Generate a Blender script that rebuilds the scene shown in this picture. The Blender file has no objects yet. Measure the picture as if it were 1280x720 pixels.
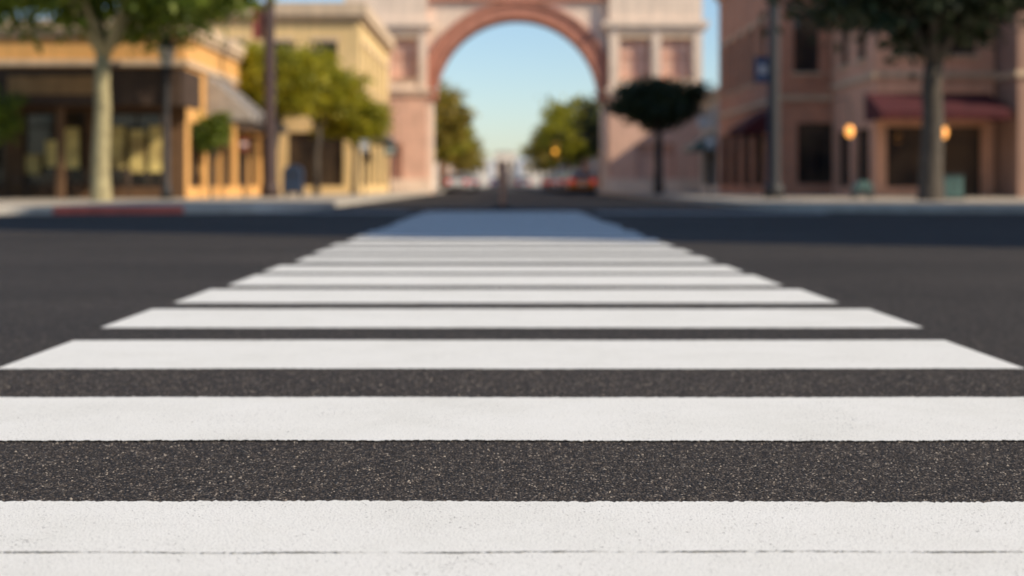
import bpy, math, random
import numpy as np
from mathutils import Vector, Matrix
random.seed(7)
R = random.Random(11)
S = bpy.context.scene
COL = S.collection

# ------------------------------------------------------------------ materials
MATS = {}
def newmat(name):
    m = bpy.data.materials.new(name); m.use_nodes = True
    nt = m.node_tree; b = nt.nodes['Principled BSDF']
    return m, nt, b
def N(nt, t, **kw):
    n = nt.nodes.new(t)
    for k, v in kw.items():
        if k in n.inputs.keys(): n.inputs[k].default_value = v
        else: setattr(n, k, v)
    return n
def ramp(nt, fac, stops):
    r = nt.nodes.new('ShaderNodeValToRGB')
    e = r.color_ramp.elements
    while len(e) < len(stops): e.new(0.5)
    for i, (p, c) in enumerate(stops):
        e[i].position = p
        e[i].color = (c[0], c[1], c[2], 1) if not isinstance(c, (int, float)) else (c, c, c, 1)
    nt.links.new(fac, r.inputs[0]); return r
def mulc(nt, a, b_, f=1.0):
    mx = N(nt, 'ShaderNodeMix', data_type='RGBA', blend_type='MULTIPLY'); mx.inputs[0].default_value = f
    nt.links.new(a, mx.inputs[6]); nt.links.new(b_, mx.inputs[7]); return mx.outputs[2]
def geopos(nt):
    g = nt.nodes.new('ShaderNodeNewGeometry'); return g.outputs['Position']
def mottled(name, col, var=0.18, scale=1.2, rough=0.85, bump=0.15, bscale=30, metal=0.0, streak=True):
    if name in MATS: return MATS[name]
    m, nt, b = newmat(name)
    pos = geopos(nt)
    n1 = N(nt, 'ShaderNodeTexNoise', Scale=scale, Detail=6.0, Roughness=0.6)
    nt.links.new(pos, n1.inputs['Vector'])
    c0 = [c*(1-var) for c in col]; c1 = [min(1, c*(1+var)) for c in col]
    r = ramp(nt, n1.outputs['Fac'], [(0.3, c0), (0.7, c1)])
    out = r.outputs[0]
    if streak:
        mp = N(nt, 'ShaderNodeMapping'); mp.inputs['Scale'].default_value = (2.5, 2.5, 0.25)
        nt.links.new(pos, mp.inputs[0])
        n2 = N(nt, 'ShaderNodeTexNoise', Scale=1.6, Detail=4.0); nt.links.new(mp.outputs[0], n2.inputs['Vector'])
        r2 = ramp(nt, n2.outputs['Fac'], [(0.35, 0.72), (0.6, 1.0)])
        out = mulc(nt, out, r2.outputs[0], 0.6)
    nt.links.new(out, b.inputs['Base Color'])
    b.inputs['Roughness'].default_value = rough; b.inputs['Metallic'].default_value = metal
    if bump:
        n3 = N(nt, 'ShaderNodeTexNoise', Scale=bscale, Detail=3.0); nt.links.new(pos, n3.inputs['Vector'])
        bp = N(nt, 'ShaderNodeBump', Strength=bump, Distance=0.02)
        nt.links.new(n3.outputs['Fac'], bp.inputs['Height']); nt.links.new(bp.outputs[0], b.inputs['Normal'])
    MATS[name] = m; return m
def brick(name, col, mortar):
    m, nt, b = newmat(name)
    pos = geopos(nt)
    sx = N(nt, 'ShaderNodeSeparateXYZ'); nt.links.new(pos, sx.inputs[0])
    ad = N(nt, 'ShaderNodeMath', operation='ADD'); nt.links.new(sx.outputs[0], ad.inputs[0]); nt.links.new(sx.outputs[1], ad.inputs[1])
    cb = N(nt, 'ShaderNodeCombineXYZ'); nt.links.new(ad.outputs[0], cb.inputs[0]); nt.links.new(sx.outputs[2], cb.inputs[1])
    bt = N(nt, 'ShaderNodeTexBrick', Scale=1.0)
    bt.inputs['Brick Width'].default_value = 0.22; bt.inputs['Row Height'].default_value = 0.075
    bt.inputs['Mortar Size'].default_value = 0.008
    bt.inputs['Color1'].default_value = (*col, 1); bt.inputs['Color2'].default_value = (*[c*0.7 for c in col], 1)
    bt.inputs['Mortar'].default_value = (*mortar, 1)
    nt.links.new(cb.outputs[0], bt.inputs['Vector'])
    n1 = N(nt, 'ShaderNodeTexNoise', Scale=0.8, Detail=5.0); nt.links.new(pos, n1.inputs['Vector'])
    r2 = ramp(nt, n1.outputs['Fac'], [(0.3, 0.75), (0.7, 1.1)])
    nt.links.new(mulc(nt, bt.outputs['Color'], r2.outputs[0]), b.inputs['Base Color']); b.inputs['Roughness'].default_value = 0.9
    return m
def leafmat(name, stops, trans=0.35):
    m, nt, b = newmat(name)
    g = nt.nodes.new('ShaderNodeNewGeometry')
    n1 = N(nt, 'ShaderNodeTexNoise', Scale=0.9, Detail=3.0); nt.links.new(g.outputs['Position'], n1.inputs['Vector'])
    ad = N(nt, 'ShaderNodeMath', operation='MULTIPLY_ADD'); ad.inputs[1].default_value = 0.45
    nt.links.new(g.outputs['Random Per Island'], ad.inputs[0])
    ml = N(nt, 'ShaderNodeMath', operation='MULTIPLY'); ml.inputs[1].default_value = 0.6
    nt.links.new(n1.outputs['Fac'], ml.inputs[0]); nt.links.new(ml.outputs[0], ad.inputs[2])
    r = ramp(nt, ad.outputs[0], stops)
    nt.links.new(r.outputs[0], b.inputs['Base Color']); b.inputs['Roughness'].default_value = 0.55
    tr = nt.nodes.new('ShaderNodeBsdfTranslucent'); nt.links.new(r.outputs[0], tr.inputs[0])
    ms = nt.nodes.new('ShaderNodeMixShader'); ms.inputs[0].default_value = trans
    nt.links.new(b.outputs[0], ms.inputs[1]); nt.links.new(tr.outputs[0], ms.inputs[2])
    nt.links.new(ms.outputs[0], nt.nodes['Material Output'].inputs[0])
    return m
def emis(name, col, st):
    m, nt, b = newmat(name)
    b.inputs['Base Color'].default_value = (*col, 1); b.inputs['Emission Color'].default_value = (*col, 1)
    b.inputs['Emission Strength'].default_value = st; return m

# --- asphalt
AG = [(0.0, (0.022, 0.018, 0.015)), (0.40, (0.044, 0.036, 0.031)), (0.72, (0.082, 0.067, 0.056)), (0.90, (0.17, 0.14, 0.115)), (1.0, (0.36, 0.31, 0.25))]
def asphalt_nodes(nt, pos):
    v = N(nt, 'ShaderNodeTexVoronoi', Scale=165.0); v.inputs['Randomness'].default_value = 1
    nt.links.new(pos, v.inputs['Vector'])
    bw = N(nt, 'ShaderNodeSeparateColor'); nt.links.new(v.outputs['Color'], bw.inputs[0])
    st = ramp(nt, bw.outputs[0], AG)
    gap = ramp(nt, v.outputs['Distance'], [(0.25, 1.0), (0.7, 0.3)])
    c = mulc(nt, st.outputs[0], gap.outputs[0])
    n = N(nt, 'ShaderNodeTexNoise', Scale=0.35, Detail=7.0, Roughness=0.6); nt.links.new(pos, n.inputs['Vector'])
    rr = ramp(nt, n.outputs['Fac'], [(0.3, 0.78), (0.7, 1.22)])
    c = mulc(nt, c, rr.outputs[0])
    mp = N(nt, 'ShaderNodeMapping'); mp.inputs['Scale'].default_value = (0.03, 0.55, 1); nt.links.new(pos, mp.inputs[0])
    n6 = N(nt, 'ShaderNodeTexNoise', Scale=1.0, Detail=4.0); nt.links.new(mp.outputs[0], n6.inputs['Vector'])
    r6 = ramp(nt, n6.outputs['Fac'], [(0.35, 0.80), (0.65, 1.14)])
    c = mulc(nt, c, r6.outputs[0])
    inv = N(nt, 'ShaderNodeMath', operation='SUBTRACT'); inv.inputs[0].default_value = 1
    nt.links.new(v.outputs['Distance'], inv.inputs[1])
    n4 = N(nt, 'ShaderNodeTexNoise', Scale=60.0, Detail=4.0); nt.links.new(pos, n4.inputs['Vector'])
    h = N(nt, 'ShaderNodeMath', operation='ADD'); nt.links.new(inv.outputs[0], h.inputs[0]); nt.links.new(n4.outputs['Fac'], h.inputs[1])
    return c, h.outputs[0]
m, nt, b = newmat('asphalt'); pos = geopos(nt)
c, h = asphalt_nodes(nt, pos)
nt.links.new(c, b.inputs['Base Color']); b.inputs['Roughness'].default_value = 0.85
b.inputs['Specular IOR Level'].default_value = 0.3
bp = N(nt, 'ShaderNodeBump', Strength=0.9, Distance=0.006); nt.links.new(h, bp.inputs['Height']); nt.links.new(bp.outputs[0], b.inputs['Normal'])
ASPH = m
m, nt, b = newmat('aggregate_stone'); g = nt.nodes.new('ShaderNodeNewGeometry')
r_ = ramp(nt, g.outputs['Random Per Island'], [(0.0, (0.020, 0.016, 0.013)), (0.45, (0.040, 0.033, 0.028)), (0.75, (0.075, 0.061, 0.050)), (0.92, (0.15, 0.122, 0.10)), (1.0, (0.40, 0.34, 0.27))])
nt.links.new(r_.outputs[0], b.inputs['Base Color']); b.inputs['Roughness'].default_value = 0.7; b.inputs['Specular IOR Level'].default_value = 0.35
STONE = m
# --- worn white paint
m, nt, b = newmat('road_paint'); pos = geopos(nt)
c, h = asphalt_nodes(nt, pos)
n1 = N(nt, 'ShaderNodeTexNoise', Scale=150.0, Detail=3.0, Roughness=0.7); nt.links.new(pos, n1.inputs['Vector'])
n2 = N(nt, 'ShaderNodeTexNoise', Scale=4.0, Detail=6.0, Roughness=0.65); nt.links.new(pos, n2.inputs['Vector'])
a = N(nt, 'ShaderNodeMath', operation='MULTIPLY_ADD'); a.inputs[1].default_value = 0.25
nt.links.new(n2.outputs['Fac'], a.inputs[0]); nt.links.new(n1.outputs['Fac'], a.inputs[2])
pit = ramp(nt, a.outputs[0], [(0.435, 1.0), (0.475, 0.0)])
n3 = N(nt, 'ShaderNodeTexNoise', Scale=2.2, Detail=8.0, Roughness=0.7); nt.links.new(pos, n3.inputs['Vector'])
pc = ramp(nt, n3.outputs['Fac'], [(0.3, (0.78, 0.765, 0.70)), (0.5, (0.84, 0.825, 0.765)), (0.7, (0.87, 0.855, 0.80))])
n5 = N(nt, 'ShaderNodeTexNoise', Scale=240.0, Detail=2.0); nt.links.new(pos, n5.inputs['Vector'])
gr = ramp(nt, n5.outputs['Fac'], [(0.34, 0.72), (0.50, 1.0)])
mg = mulc(nt, pc.outputs[0], gr.outputs[0])
mx = N(nt, 'ShaderNodeMix', data_type='RGBA')
nt.links.new(pit.outputs[0], mx.inputs[0]); nt.links.new(mg, mx.inputs[6]); nt.links.new(c, mx.inputs[7])
nt.links.new(mx.outputs[2], b.inputs['Base Color']); b.inputs['Roughness'].default_value = 0.75
hh = N(nt, 'ShaderNodeMath', operation='SUBTRACT'); nt.links.new(n5.outputs['Fac'], hh.inputs[0]); nt.links.new(pit.outputs[0], hh.inputs[1])
bp = N(nt, 'ShaderNodeBump', Strength=0.45, Distance=0.002); nt.links.new(hh.outputs[0], bp.inputs['Height']); nt.links.new(bp.outputs[0], b.inputs['Normal'])
PAINT = m

CRACK = mottled('crack_filler', (0.22, 0.21, 0.18), bump=0)
CONC = mottled('sidewalk_concrete', (0.46, 0.39, 0.30), 0.15, 1.5, 0.9, 0.2, streak=False)
KERB = mottled('kerb_concrete', (0.46, 0.42, 0.36), 0.15, 3, 0.9, 0.2, streak=False)
REDK = mottled('kerb_red_paint', (0.55, 0.11, 0.07), 0.2, 4, 0.7, 0.2, streak=False)
DIRT = mottled('ground_earth', (0.16, 0.14, 0.11), 0.25, 0.2, 0.95, 0, streak=False)
YELLOW = mottled('stucco_ochre', (0.80, 0.43, 0.14), 0.12, 0.7)
CREAM = mottled('stucco_cream', (0.84, 0.60, 0.28), 0.1, 0.7)
ARCHC = mottled('arch_stone_pale', (0.86, 0.69, 0.55), 0.08, 1.0)
ARCHP = mottled('arch_stone_pink', (0.78, 0.49, 0.37), 0.12, 1.0)
ARCHR = mottled('arch_terracotta', (0.50, 0.215, 0.145), 0.15, 1.5)
BRICK = brick('brick_pink', (0.68, 0.27, 0.15), (0.52, 0.38, 0.28))
BEIGE = mottled('stucco_rose', (0.74, 0.40, 0.26), 0.12, 0.8)
TAUPE = mottled('stucco_taupe', (0.38, 0.23, 0.17), 0.12, 0.8)
WHITEW = mottled('plaster_white', (0.66, 0.64, 0.60), 0.1, 0.8)
GREYB = mottled('plaster_grey', (0.38, 0.40, 0.41), 0.1, 0.8)
ROOFM = mottled('roof_gravel', (0.22, 0.20, 0.18), 0.2, 3, streak=False)
TRIM = mottled('trim_stone', (0.66, 0.50, 0.34), 0.1, 2)
DKTRIM = mottled('trim_dark', (0.05, 0.035, 0.028), 0.2, 2)
WOOD = mottled('canopy_wood', (0.06, 0.035, 0.022), 0.25, 3)
BROWNW = mottled('shopfront_brown', (0.15, 0.08, 0.038), 0.25, 2)
METAL = mottled('pole_metal_dark', (0.028, 0.028, 0.030), 0.2, 4, 0.6, 0.05, metal=0.1, streak=False)
METALR = mottled('pole_brown', (0.06, 0.035, 0.03), 0.2, 4, 0.6, 0.05, streak=False)
REDFAB = mottled('awning_red_fabric', (0.075, 0.009, 0.012), 0.2, 3, 0.9, 0.1)
GREYFAB = mottled('awning_grey_fabric', (0.40, 0.36, 0.32), 0.2, 3, 0.9, 0.1)
DGREYFAB = mottled('awning_dark_stripe', (0.10, 0.09, 0.09), 0.2, 3, 0.9, 0.1)
TEAL = mottled('paint_teal', (0.08, 0.16, 0.15), 0.15, 3, 0.6, 0.05, streak=False)
BLUEP = mottled('paint_blue', (0.02, 0.035, 0.07), 0.15, 3, 0.4, 0.05, streak=False)
BARKL = mottled('bark_light', (0.36, 0.31, 0.17), 0.3, 5, 0.95, 0.8, 14)
BARKD = mottled('bark_dark', (0.09, 0.075, 0.06), 0.3, 5, 0.95, 0.8, 14)
RUBBER = mottled('tyre_rubber', (0.02, 0.02, 0.02), 0.1, 4, 0.9, 0, streak=False)
HAZE1 = mottled('hill_painted_haze', (0.36, 0.39, 0.42), 0.12, 0.01, 1.0, 0, streak=False)  # pale blue-grey: aerial haze painted into the hill colour
HAZE2 = mottled('plaster_painted_haze', (0.72, 0.64, 0.55), 0.15, 0.1, 1.0, 0, streak=False)  # pale wall tone with distance haze put into the colour
SIGNR = mottled('sign_red', (0.26, 0.06, 0.04), 0.1, 4, 0.5, 0, streak=False)
SIGNB = mottled('sign_blue', (0.05, 0.10, 0.20), 0.1, 4, 0.5, 0, streak=False)
SIGNW = mottled('sign_white', (0.7, 0.7, 0.68), 0.1, 4, 0.5, 0, streak=False)
SIGNO = mottled('sign_orange', (0.50, 0.22, 0.12), 0.1, 4, 0.5, 0, streak=False)
m, nt, b = newmat('window_glass')
b.inputs['Roughness'].default_value = 0.08
nn = N(nt, 'ShaderNodeTexNoise', Scale=0.6); nt.links.new(geopos(nt), nn.inputs['Vector'])
rr = ramp(nt, nn.outputs['Fac'], [(0.35, (0.014, 0.014, 0.016)), (0.65, (0.10, 0.07, 0.045))]); nt.links.new(rr.outputs[0], b.inputs['Base Color'])
GLASS = m
LAMPG = emis('lamp_glow', (1.0, 0.42, 0.10), 1.6)
LAMPR = emis('tail_lamp', (0.8, 0.03, 0.02), 0.6)
LAMPA = emis('signal_amber', (1.0, 0.45, 0.05), 3.0)
LAMPGL = mottled('lamp_glass_frosted', (0.5, 0.46, 0.40), 0.05, 3, 0.3, 0, streak=False)
def paintm(name, col):
    m, nt, b = newmat(name)
    nn = N(nt, 'ShaderNodeTexNoise', Scale=3.0); nt.links.new(geopos(nt), nn.inputs['Vector'])
    rr = ramp(nt, nn.outputs['Fac'], [(0.3, [c*0.9 for c in col]), (0.7, col)]); nt.links.new(rr.outputs[0], b.inputs['Base Color'])
    b.inputs['Roughness'].default_value = 0.28; b.inputs['Coat Weight'].default_value = 0.6; return m
CARW = paintm('car_paint_white', (0.7, 0.7, 0.7)); CARY = paintm('car_paint_amber', (0.65, 0.26, 0.03))
CARD = paintm('car_paint_dark', (0.03, 0.035, 0.045)); CARR = paintm('car_paint_silver', (0.36, 0.37, 0.39))

# ------------------------------------------------------------------ geometry helpers
class MB:
    def __init__(s): s.v = []; s.f = []
    def quad(s, a, b, c, d):
        i = len(s.v); s.v += [tuple(a), tuple(b), tuple(c), tuple(d)]; s.f.append((i, i+1, i+2, i+3))
    def box(s, x0, x1, y0, y1, z0, z1):
        i = len(s.v)
        s.v += [(x0,y0,z0),(x1,y0,z0),(x1,y1,z0),(x0,y1,z0),(x0,y0,z1),(x1,y0,z1),(x1,y1,z1),(x0,y1,z1)]
        s.f += [(i,i+3,i+2,i+1),(i+4,i+5,i+6,i+7),(i,i+1,i+5,i+4),(i+1,i+2,i+6,i+5),(i+2,i+3,i+7,i+6),(i+3,i,i+4,i+7)]
    def tube(s, pts, rad, n=10, cap=True):
        pts = [Vector(p) for p in pts]; base = len(s.v); prev = None
        for k, p in enumerate(pts):
            t = (pts[min(k+1, len(pts)-1)] - pts[max(k-1, 0)]).normalized()
            if prev is None:
                u = t.orthogonal().normalized()
            else:
                u = (prev - t*prev.dot(t)).normalized()
            prev = u; w = t.cross(u)
            for j in range(n):
                a = 2*math.pi*j/n
                s.v.append(tuple(p + (u*math.cos(a)+w*math.sin(a))*rad[k]))
        for k in range(len(pts)-1):
            for j in range(n):
                a = base+k*n+j; b2 = base+k*n+(j+1) % n
                s.f.append((a, b2, b2+n, a+n))
        if cap:
            s.f.append(tuple(base+j for j in range(n))[::-1])
            s.f.append(tuple(base+(len(pts)-1)*n+j for j in range(n)))
    def poly_extrude(s, pts, z0, z1):
        n = len(pts); i = len(s.v)
        s.v += [(p[0], p[1], z0) for p in pts] + [(p[0], p[1], z1) for p in pts]
        s.f.append(tuple(i+n+k for k in range(n))); s.f.append(tuple(i+k for k in range(n))[::-1])
        for k in range(n):
            k2 = (k+1) % n; s.f.append((i+k, i+k2, i+n+k2, i+n+k))
    def sphere(s, c, r, n=12, mrows=8, sz=1):
        i = len(s.v)
        for a in range(mrows+1):
            th = math.pi*a/mrows
            for j in range(n):
                ph = 2*math.pi*j/n
                s.v.append((c[0]+r*math.sin(th)*math.cos(ph), c[1]+r*math.sin(th)*math.sin(ph), c[2]+r*sz*math.cos(th)))
        for a in range(mrows):
            for j in range(n):
                p = i+a*n+j; q = i+a*n+(j+1) % n
                s.f.append((p, p+n, q+n, q))
    def obj(s, name, mat, parent=None, smooth=False, bevel=0):
        me = bpy.data.meshes.new(name); me.from_pydata(s.v, [], s.f); me.update()
        me.materials.append(mat)
        if smooth: me.polygons.foreach_set('use_smooth', [True]*len(me.polygons))
        o = bpy.data.objects.new(name, me); COL.objects.link(o)
        if bevel:
            bm = o.modifiers.new('bev', 'BEVEL'); bm.width = bevel; bm.segments = 2
        if parent: o.parent = parent
        return o
def empty(name):
    o = bpy.data.objects.new(name, None); COL.objects.link(o); o.empty_display_size = 0.3; return o

def facade(par, U, Nn, O, L, H, wins, wall, frame=DKTRIM, depth=0.22, inner=GLASS, sill=True, z0=0.0):
    U = Vector(U); Nn = Vector(Nn); O = Vector(O); Z = Vector((0,0,1))
    wins = [w for w in wins if w[2] >= z0-0.01 and w[3] <= H+0.01]
    P = lambda u, z, d=0.0: O + U*u + Z*z - Nn*d
    us = sorted(set([0, L] + [w[0] for w in wins] + [w[1] for w in wins]))
    zs = sorted(set([z0, H] + [w[2] for w in wins] + [w[3] for w in wins]))
    W = MB(); G = MB(); F = MB(); T = MB()
    for a, b_ in zip(us[:-1], us[1:]):
        for c_, d_ in zip(zs[:-1], zs[1:]):
            mu, mz = (a+b_)/2, (c_+d_)/2
            if any(w[0] < mu < w[1] and w[2] < mz < w[3] for w in wins): continue
            W.quad(P(a, c_), P(b_, c_), P(b_, d_), P(a, d_))
    def obox(M, u0, u1, za, zb, d0, d1):
        ps = [P(u, z, d) for d in (d0, d1) for (u, z) in ((u0, za), (u1, za), (u1, zb), (u0, zb))]
        i = len(M.v); M.v += [tuple(p) for p in ps]
        M.f += [(i,i+1,i+2,i+3),(i+7,i+6,i+5,i+4),(i,i+4,i+5,i+1),(i+1,i+5,i+6,i+2),(i+2,i+6,i+7,i+3),(i+3,i+7,i+4,i)]
    for w in wins:
        a, b_, c_, d_ = w[:4]
        W.quad(P(a,c_), P(a,c_,depth), P(a,d_,depth), P(a,d_)); W.quad(P(b_,c_), P(b_,d_), P(b_,d_,depth), P(b_,c_,depth))
        W.quad(P(a,d_), P(a,d_,depth), P(b_,d_,depth), P(b_,d_)); W.quad(P(a,c_), P(b_,c_), P(b_,c_,depth), P(a,c_,depth))
        G.quad(P(a,c_,depth-0.02), P(b_,c_,depth-0.02), P(b_,d_,depth-0.02), P(a,d_,depth-0.02))
        t = 0.07
        obox(F, a, a+t, c_, d_, depth-0.09, depth-0.03); obox(F, b_-t, b_, c_, d_, depth-0.09, depth-0.03)
        obox(F, a+t, b_-t, c_, c_+t, depth-0.09, depth-0.03); obox(F, a+t, b_-t, d_-t, d_, depth-0.09, depth-0.03)
        nm = max(1, round((b_-a)/1.1))
        for k in range(1, nm):
            u = a+(b_-a)*k/nm; obox(F, u-0.03, u+0.03, c_+t, d_-t, depth-0.085, depth-0.035)
        if d_-c_ > 1.2:
            z = c_+(d_-c_)*0.55 if len(w) < 5 else c_+(d_-c_)*0.8
            obox(F, a+t, b_-t, z-0.03, z+0.03, depth-0.08, depth-0.04)
        if sill and c_ > 0.7:
            obox(T, a-0.1, b_+0.1, c_-0.12, c_-0.003, -0.1, -0.003)
            obox(T, a-0.1, b_+0.1, d_+0.003, d_+0.2, -0.07, -0.003)
    W.obj('wall', wall, par); G.obj('window_glass', inner, par); F.obj('window_frames', frame, par)
    if T.f: T.obj('sills_and_lintels', TRIM, par)

def building(name, x0, x1, y0, y1, h, wall, front=None, left=None, right=None, cornice=TRIM, ch=0.35, proj=0.25, ledges=(), basemat=None, baseh=3.3, basesides='f'):
    e = empty(name)
    for key, U, Nn, O, L, wn in (('f',(1,0,0),(0,-1,0),(x0,y0,0),x1-x0,front),('r',(0,1,0),(1,0,0),(x1,y0,0),y1-y0,right),('l',(0,-1,0),(-1,0,0),(x0,y1,0),y1-y0,left)):
        if basemat and key in basesides:
            facade(e, U, Nn, O, L, baseh, wn or [], basemat); facade(e, U, Nn, O, L, h, wn or [], wall, z0=baseh)
        else: facade(e, U, Nn, O, L, h, wn or [], wall)
    M = MB(); M.quad((x1,y1,0),(x0,y1,0),(x0,y1,h),(x1,y1,h)); M.obj('back_wall', wall, e)
    M = MB(); M.quad((x0,y0,h-0.35),(x1,y0,h-0.35),(x1,y1,h-0.35),(x0,y1,h-0.35)); M.obj('roof', ROOFM, e)
    M = MB(); p = proj
    def ring(z0, z1, p):
        M.box(x0-p, x1+p, y0-p, y0+0.2, z0, z1); M.box(x0-p, x1+p, y1-0.2, y1+p, z0, z1)
        M.box(x0-p, x0+0.2, y0+0.2, y1-0.2, z0, z1); M.box(x1-0.2, x1+p, y0+0.2, y1-0.2, z0, z1)
    ring(h-ch+0.1, h+0.1, p); ring(h-ch-0.1, h-ch+0.1, p*0.55)
    M.obj('cornice', cornice, e)
    M = MB()
    rr_ = random.Random(int(abs(x0*7+y0*13)))
    for _ in range(3):
        if x1-x0 < 5: break
        ux = rr_.uniform(x0+1.2, x1-2.2); uy = rr_.uniform(y0+2, y1-2.5); q = rr_.uniform(.5,1.0)
        M.box(ux, ux+q*1.3, uy, uy+q, h-0.349, h+0.25+q*0.6)
    if M.f: M.obj('roof_vents', GREYB, e)
    if ledges:
        M = MB()
        for z in ledges:
            M.box(x0-0.1, x1+0.1, y0-0.1, y0-0.003, z, z+0.18)
            M.box(x1+0.003, x1+0.1, y0-0.003, y1, z, z+0.18); M.box(x0-0.1, x0-0.003, y0-0.003, y1, z, z+0.18)
        M.obj('string_course', TRIM, e)
    return e
def wrow(L, n, w, z0, z1, off=0.0, flag=None):
    g = (L - n*w)/(n+1); out = []
    for i in range(n):
        u = g + i*(w+g) + off
        out.append((u, u+w, z0, z1) if flag is None else (u, u+w, z0, z1, flag))
    return out

# ------------------------------------------------------------------ trees
def tree(name, x, y, zc, rx, ry, rz, th, tr, leaf, bark, nclump=90, nleaf=110, ls=0.13, cr=0.65, seed=1, lean=0.2, gap=0.25, flat=1.0):
    rnd = random.Random(seed); e = empty(name)
    B = MB(); C = Vector((x, y, zc))
    top = Vector((x+lean*0.5, y, th))
    pts = [Vector((x, y, -0.05)), Vector((x+0.02, y, 0.25))]; rad = [tr*1.45, tr*1.1]
    for k in range(1, 6):
        f = k/5; pts.append(Vector((x+lean*0.5*f+rnd.uniform(-.05,.05), y+rnd.uniform(-.05,.05), 0.25+(th-0.25)*f))); rad.append(tr*(1.0-0.25*f))
    B.tube(pts, rad, 12)
    clumps = []
    nl = 7
    for i in range(nl):
        a = 2*math.pi*i/nl + rnd.uniform(-.3,.3); q = rnd.uniform(.45,.75)
        end = C + Vector((math.cos(a)*rx*q, math.sin(a)*ry*q, rz*rnd.uniform(-.35,.55)))
        mid = top.lerp(end, 0.45) + Vector((0,0,rnd.uniform(.1,.5)*rz*0.3))
        r0 = tr*0.5
        B.tube([top-Vector((0,0,0.25)), top.lerp(mid,.5), mid, mid.lerp(end,.5), end], [r0, r0*.8, r0*.6, r0*.4, r0*.18], 7)
        for j in range(3):
            s = mid.lerp(end, rnd.uniform(.1,.9)); d = Vector((rnd.uniform(-1,1)*rx, rnd.uniform(-1,1)*ry, rnd.uniform(-.2,1)*rz))*0.42
            e2 = s+d; B.tube([s, s.lerp(e2,.5)+Vector((0,0,.1)), e2], [r0*.35, r0*.22, r0*.08], 5)
    ph = [rnd.uniform(0, 6.28) for _ in range(6)]
    tries = 0
    while len(clumps) < nclump and tries < nclump*30:
        tries += 1
        d = Vector((rnd.gauss(0,1), rnd.gauss(0,1), rnd.gauss(0,1))).normalized()
        a = math.atan2(d.y, d.x)
        bump = 1 + 0.13*math.sin(3*a+ph[0]) + 0.10*math.sin(5*a+ph[1]+3*d.z) + 0.08*math.sin(8*d.z+ph[2])
        r = rnd.uniform(0.35, 1.0)**0.6 * bump * (1.0 - cr/max(rx, ry)*0.5)
        if d.z < 0: dz = d.z*0.75*flat
        else: dz = d.z
        g = math.sin(2.3*d.x*3+ph[3])*math.sin(2.1*d.y*3+ph[4])*math.sin(2.7*d.z*3+ph[5])
        if g > 1-gap*2.2: continue
        clumps.append((C+Vector((d.x*rx*r, d.y*ry*r, dz*rz*r)), cr*rnd.uniform(.55,1.25)))
    V = []; Fc = []
    for c, r in clumps:
        nn = int(nleaf*rnd.uniform(.6,1.3)*(r/cr))
        for _ in range(nn):
            d = Vector((rnd.gauss(0,1), rnd.gauss(0,1), rnd.gauss(0,1)*0.7))
            p = c + d*(r*0.5)
            n1 = Vector((rnd.gauss(0,1), rnd.gauss(0,1), rnd.gauss(0,1)+0.5)).normalized()
            u = n1.orthogonal().normalized(); w = n1.cross(u); an = rnd.uniform(0,6.28)
            uu = u*math.cos(an)+w*math.sin(an); ww = n1.cross(uu)
            s = ls*rnd.uniform(.6,1.4)
            i = len(V); V += [tuple(p-uu*s), tuple(p-ww*s*.55), tuple(p+uu*s), tuple(p+ww*s*.55)]; Fc.append((i,i+1,i+2,i+3))
    B.obj('trunk_and_limbs', bark, e, smooth=True)
    M = MB(); M.v = V; M.f = Fc; M.obj('foliage', leaf, e)
    return e
LEAF_L = leafmat('leaves_bright', [(0.2, (0.05, 0.09, 0.012)), (0.5, (0.14, 0.21, 0.022)), (0.8, (0.28, 0.33, 0.04))], 0.5)
LEAF_Y = leafmat('leaves_yellowgreen', [(0.2, (0.13, 0.14, 0.010)), (0.5, (0.33, 0.32, 0.018)), (0.8, (0.55, 0.46, 0.03))], 0.45)
LEAF_D = leafmat('leaves_dark', [(0.2, (0.012, 0.022, 0.008)), (0.5, (0.026, 0.044, 0.014)), (0.8, (0.055, 0.075, 0.022))], 0.15)
LEAF_F = leafmat('leaves_far', [(0.2, (0.13, 0.13, 0.022)), (0.5, (0.30, 0.25, 0.04)), (0.8, (0.58, 0.40, 0.06))], 0.45)

# ------------------------------------------------------------------ ground & roads
M = MB(); M.quad((-3000,-800,0),(3000,-800,0),(3000,4000,0),(-3000,4000,0)); M.obj('ground', DIRT)
M = MB(); M.quad((-250,-4.5,0.004),(250,-4.5,0.004),(250,38,0.004),(-250,38,0.004)); 
KL, KR = -4.3, 6.1
M.quad((KL-0.3,38,0.004),(KR+0.3,38,0.004),(KR+0.3,520,0.004),(KL-0.3,520,0.004)); M.obj('road', ASPH)

def rough_rect(M, x0, x1, y0, y1, z, step, amp, rnd, slope=0.0):
    n = max(2, int((x1-x0)/step)); i0 = len(M.v)
    p = [rnd.uniform(0, 6) for _ in range(4)]
    for k in range(n+1):
        x = x0+(x1-x0)*k/n; wob = 0.004*math.sin(x*3+p[0])+0.002*math.sin(x*11+p[1]); wob2 = 0.004*math.sin(x*2.7+p[2])+0.002*math.sin(x*9+p[3])
        M.v.append((x, y0+rnd.gauss(0,amp)+wob+slope*x, z)); M.v.append((x, y1+rnd.gauss(0,amp)*1.0+wob2+slope*x, z))
    for k in range(n):
        a = i0+2*k; M.f.append((a, a+2, a+3, a+1))
CW = empty('crosswalk')
stripes = [(-1.75,-1.0,-1.64,1.68),(-0.5,0.25,-1.64,1.68),(0.75,1.47,-1.64,1.68),(1.96,2.653,-1.64,1.68), (3.285,3.95,-1.63,1.68), (4.56,5.39,-1.62,1.68), (5.86,6.74,-1.655,1.74), (7.08,8.0,-1.637,1.68), (8.28,9.25,-1.60,1.64)]
y = 9.52
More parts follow.
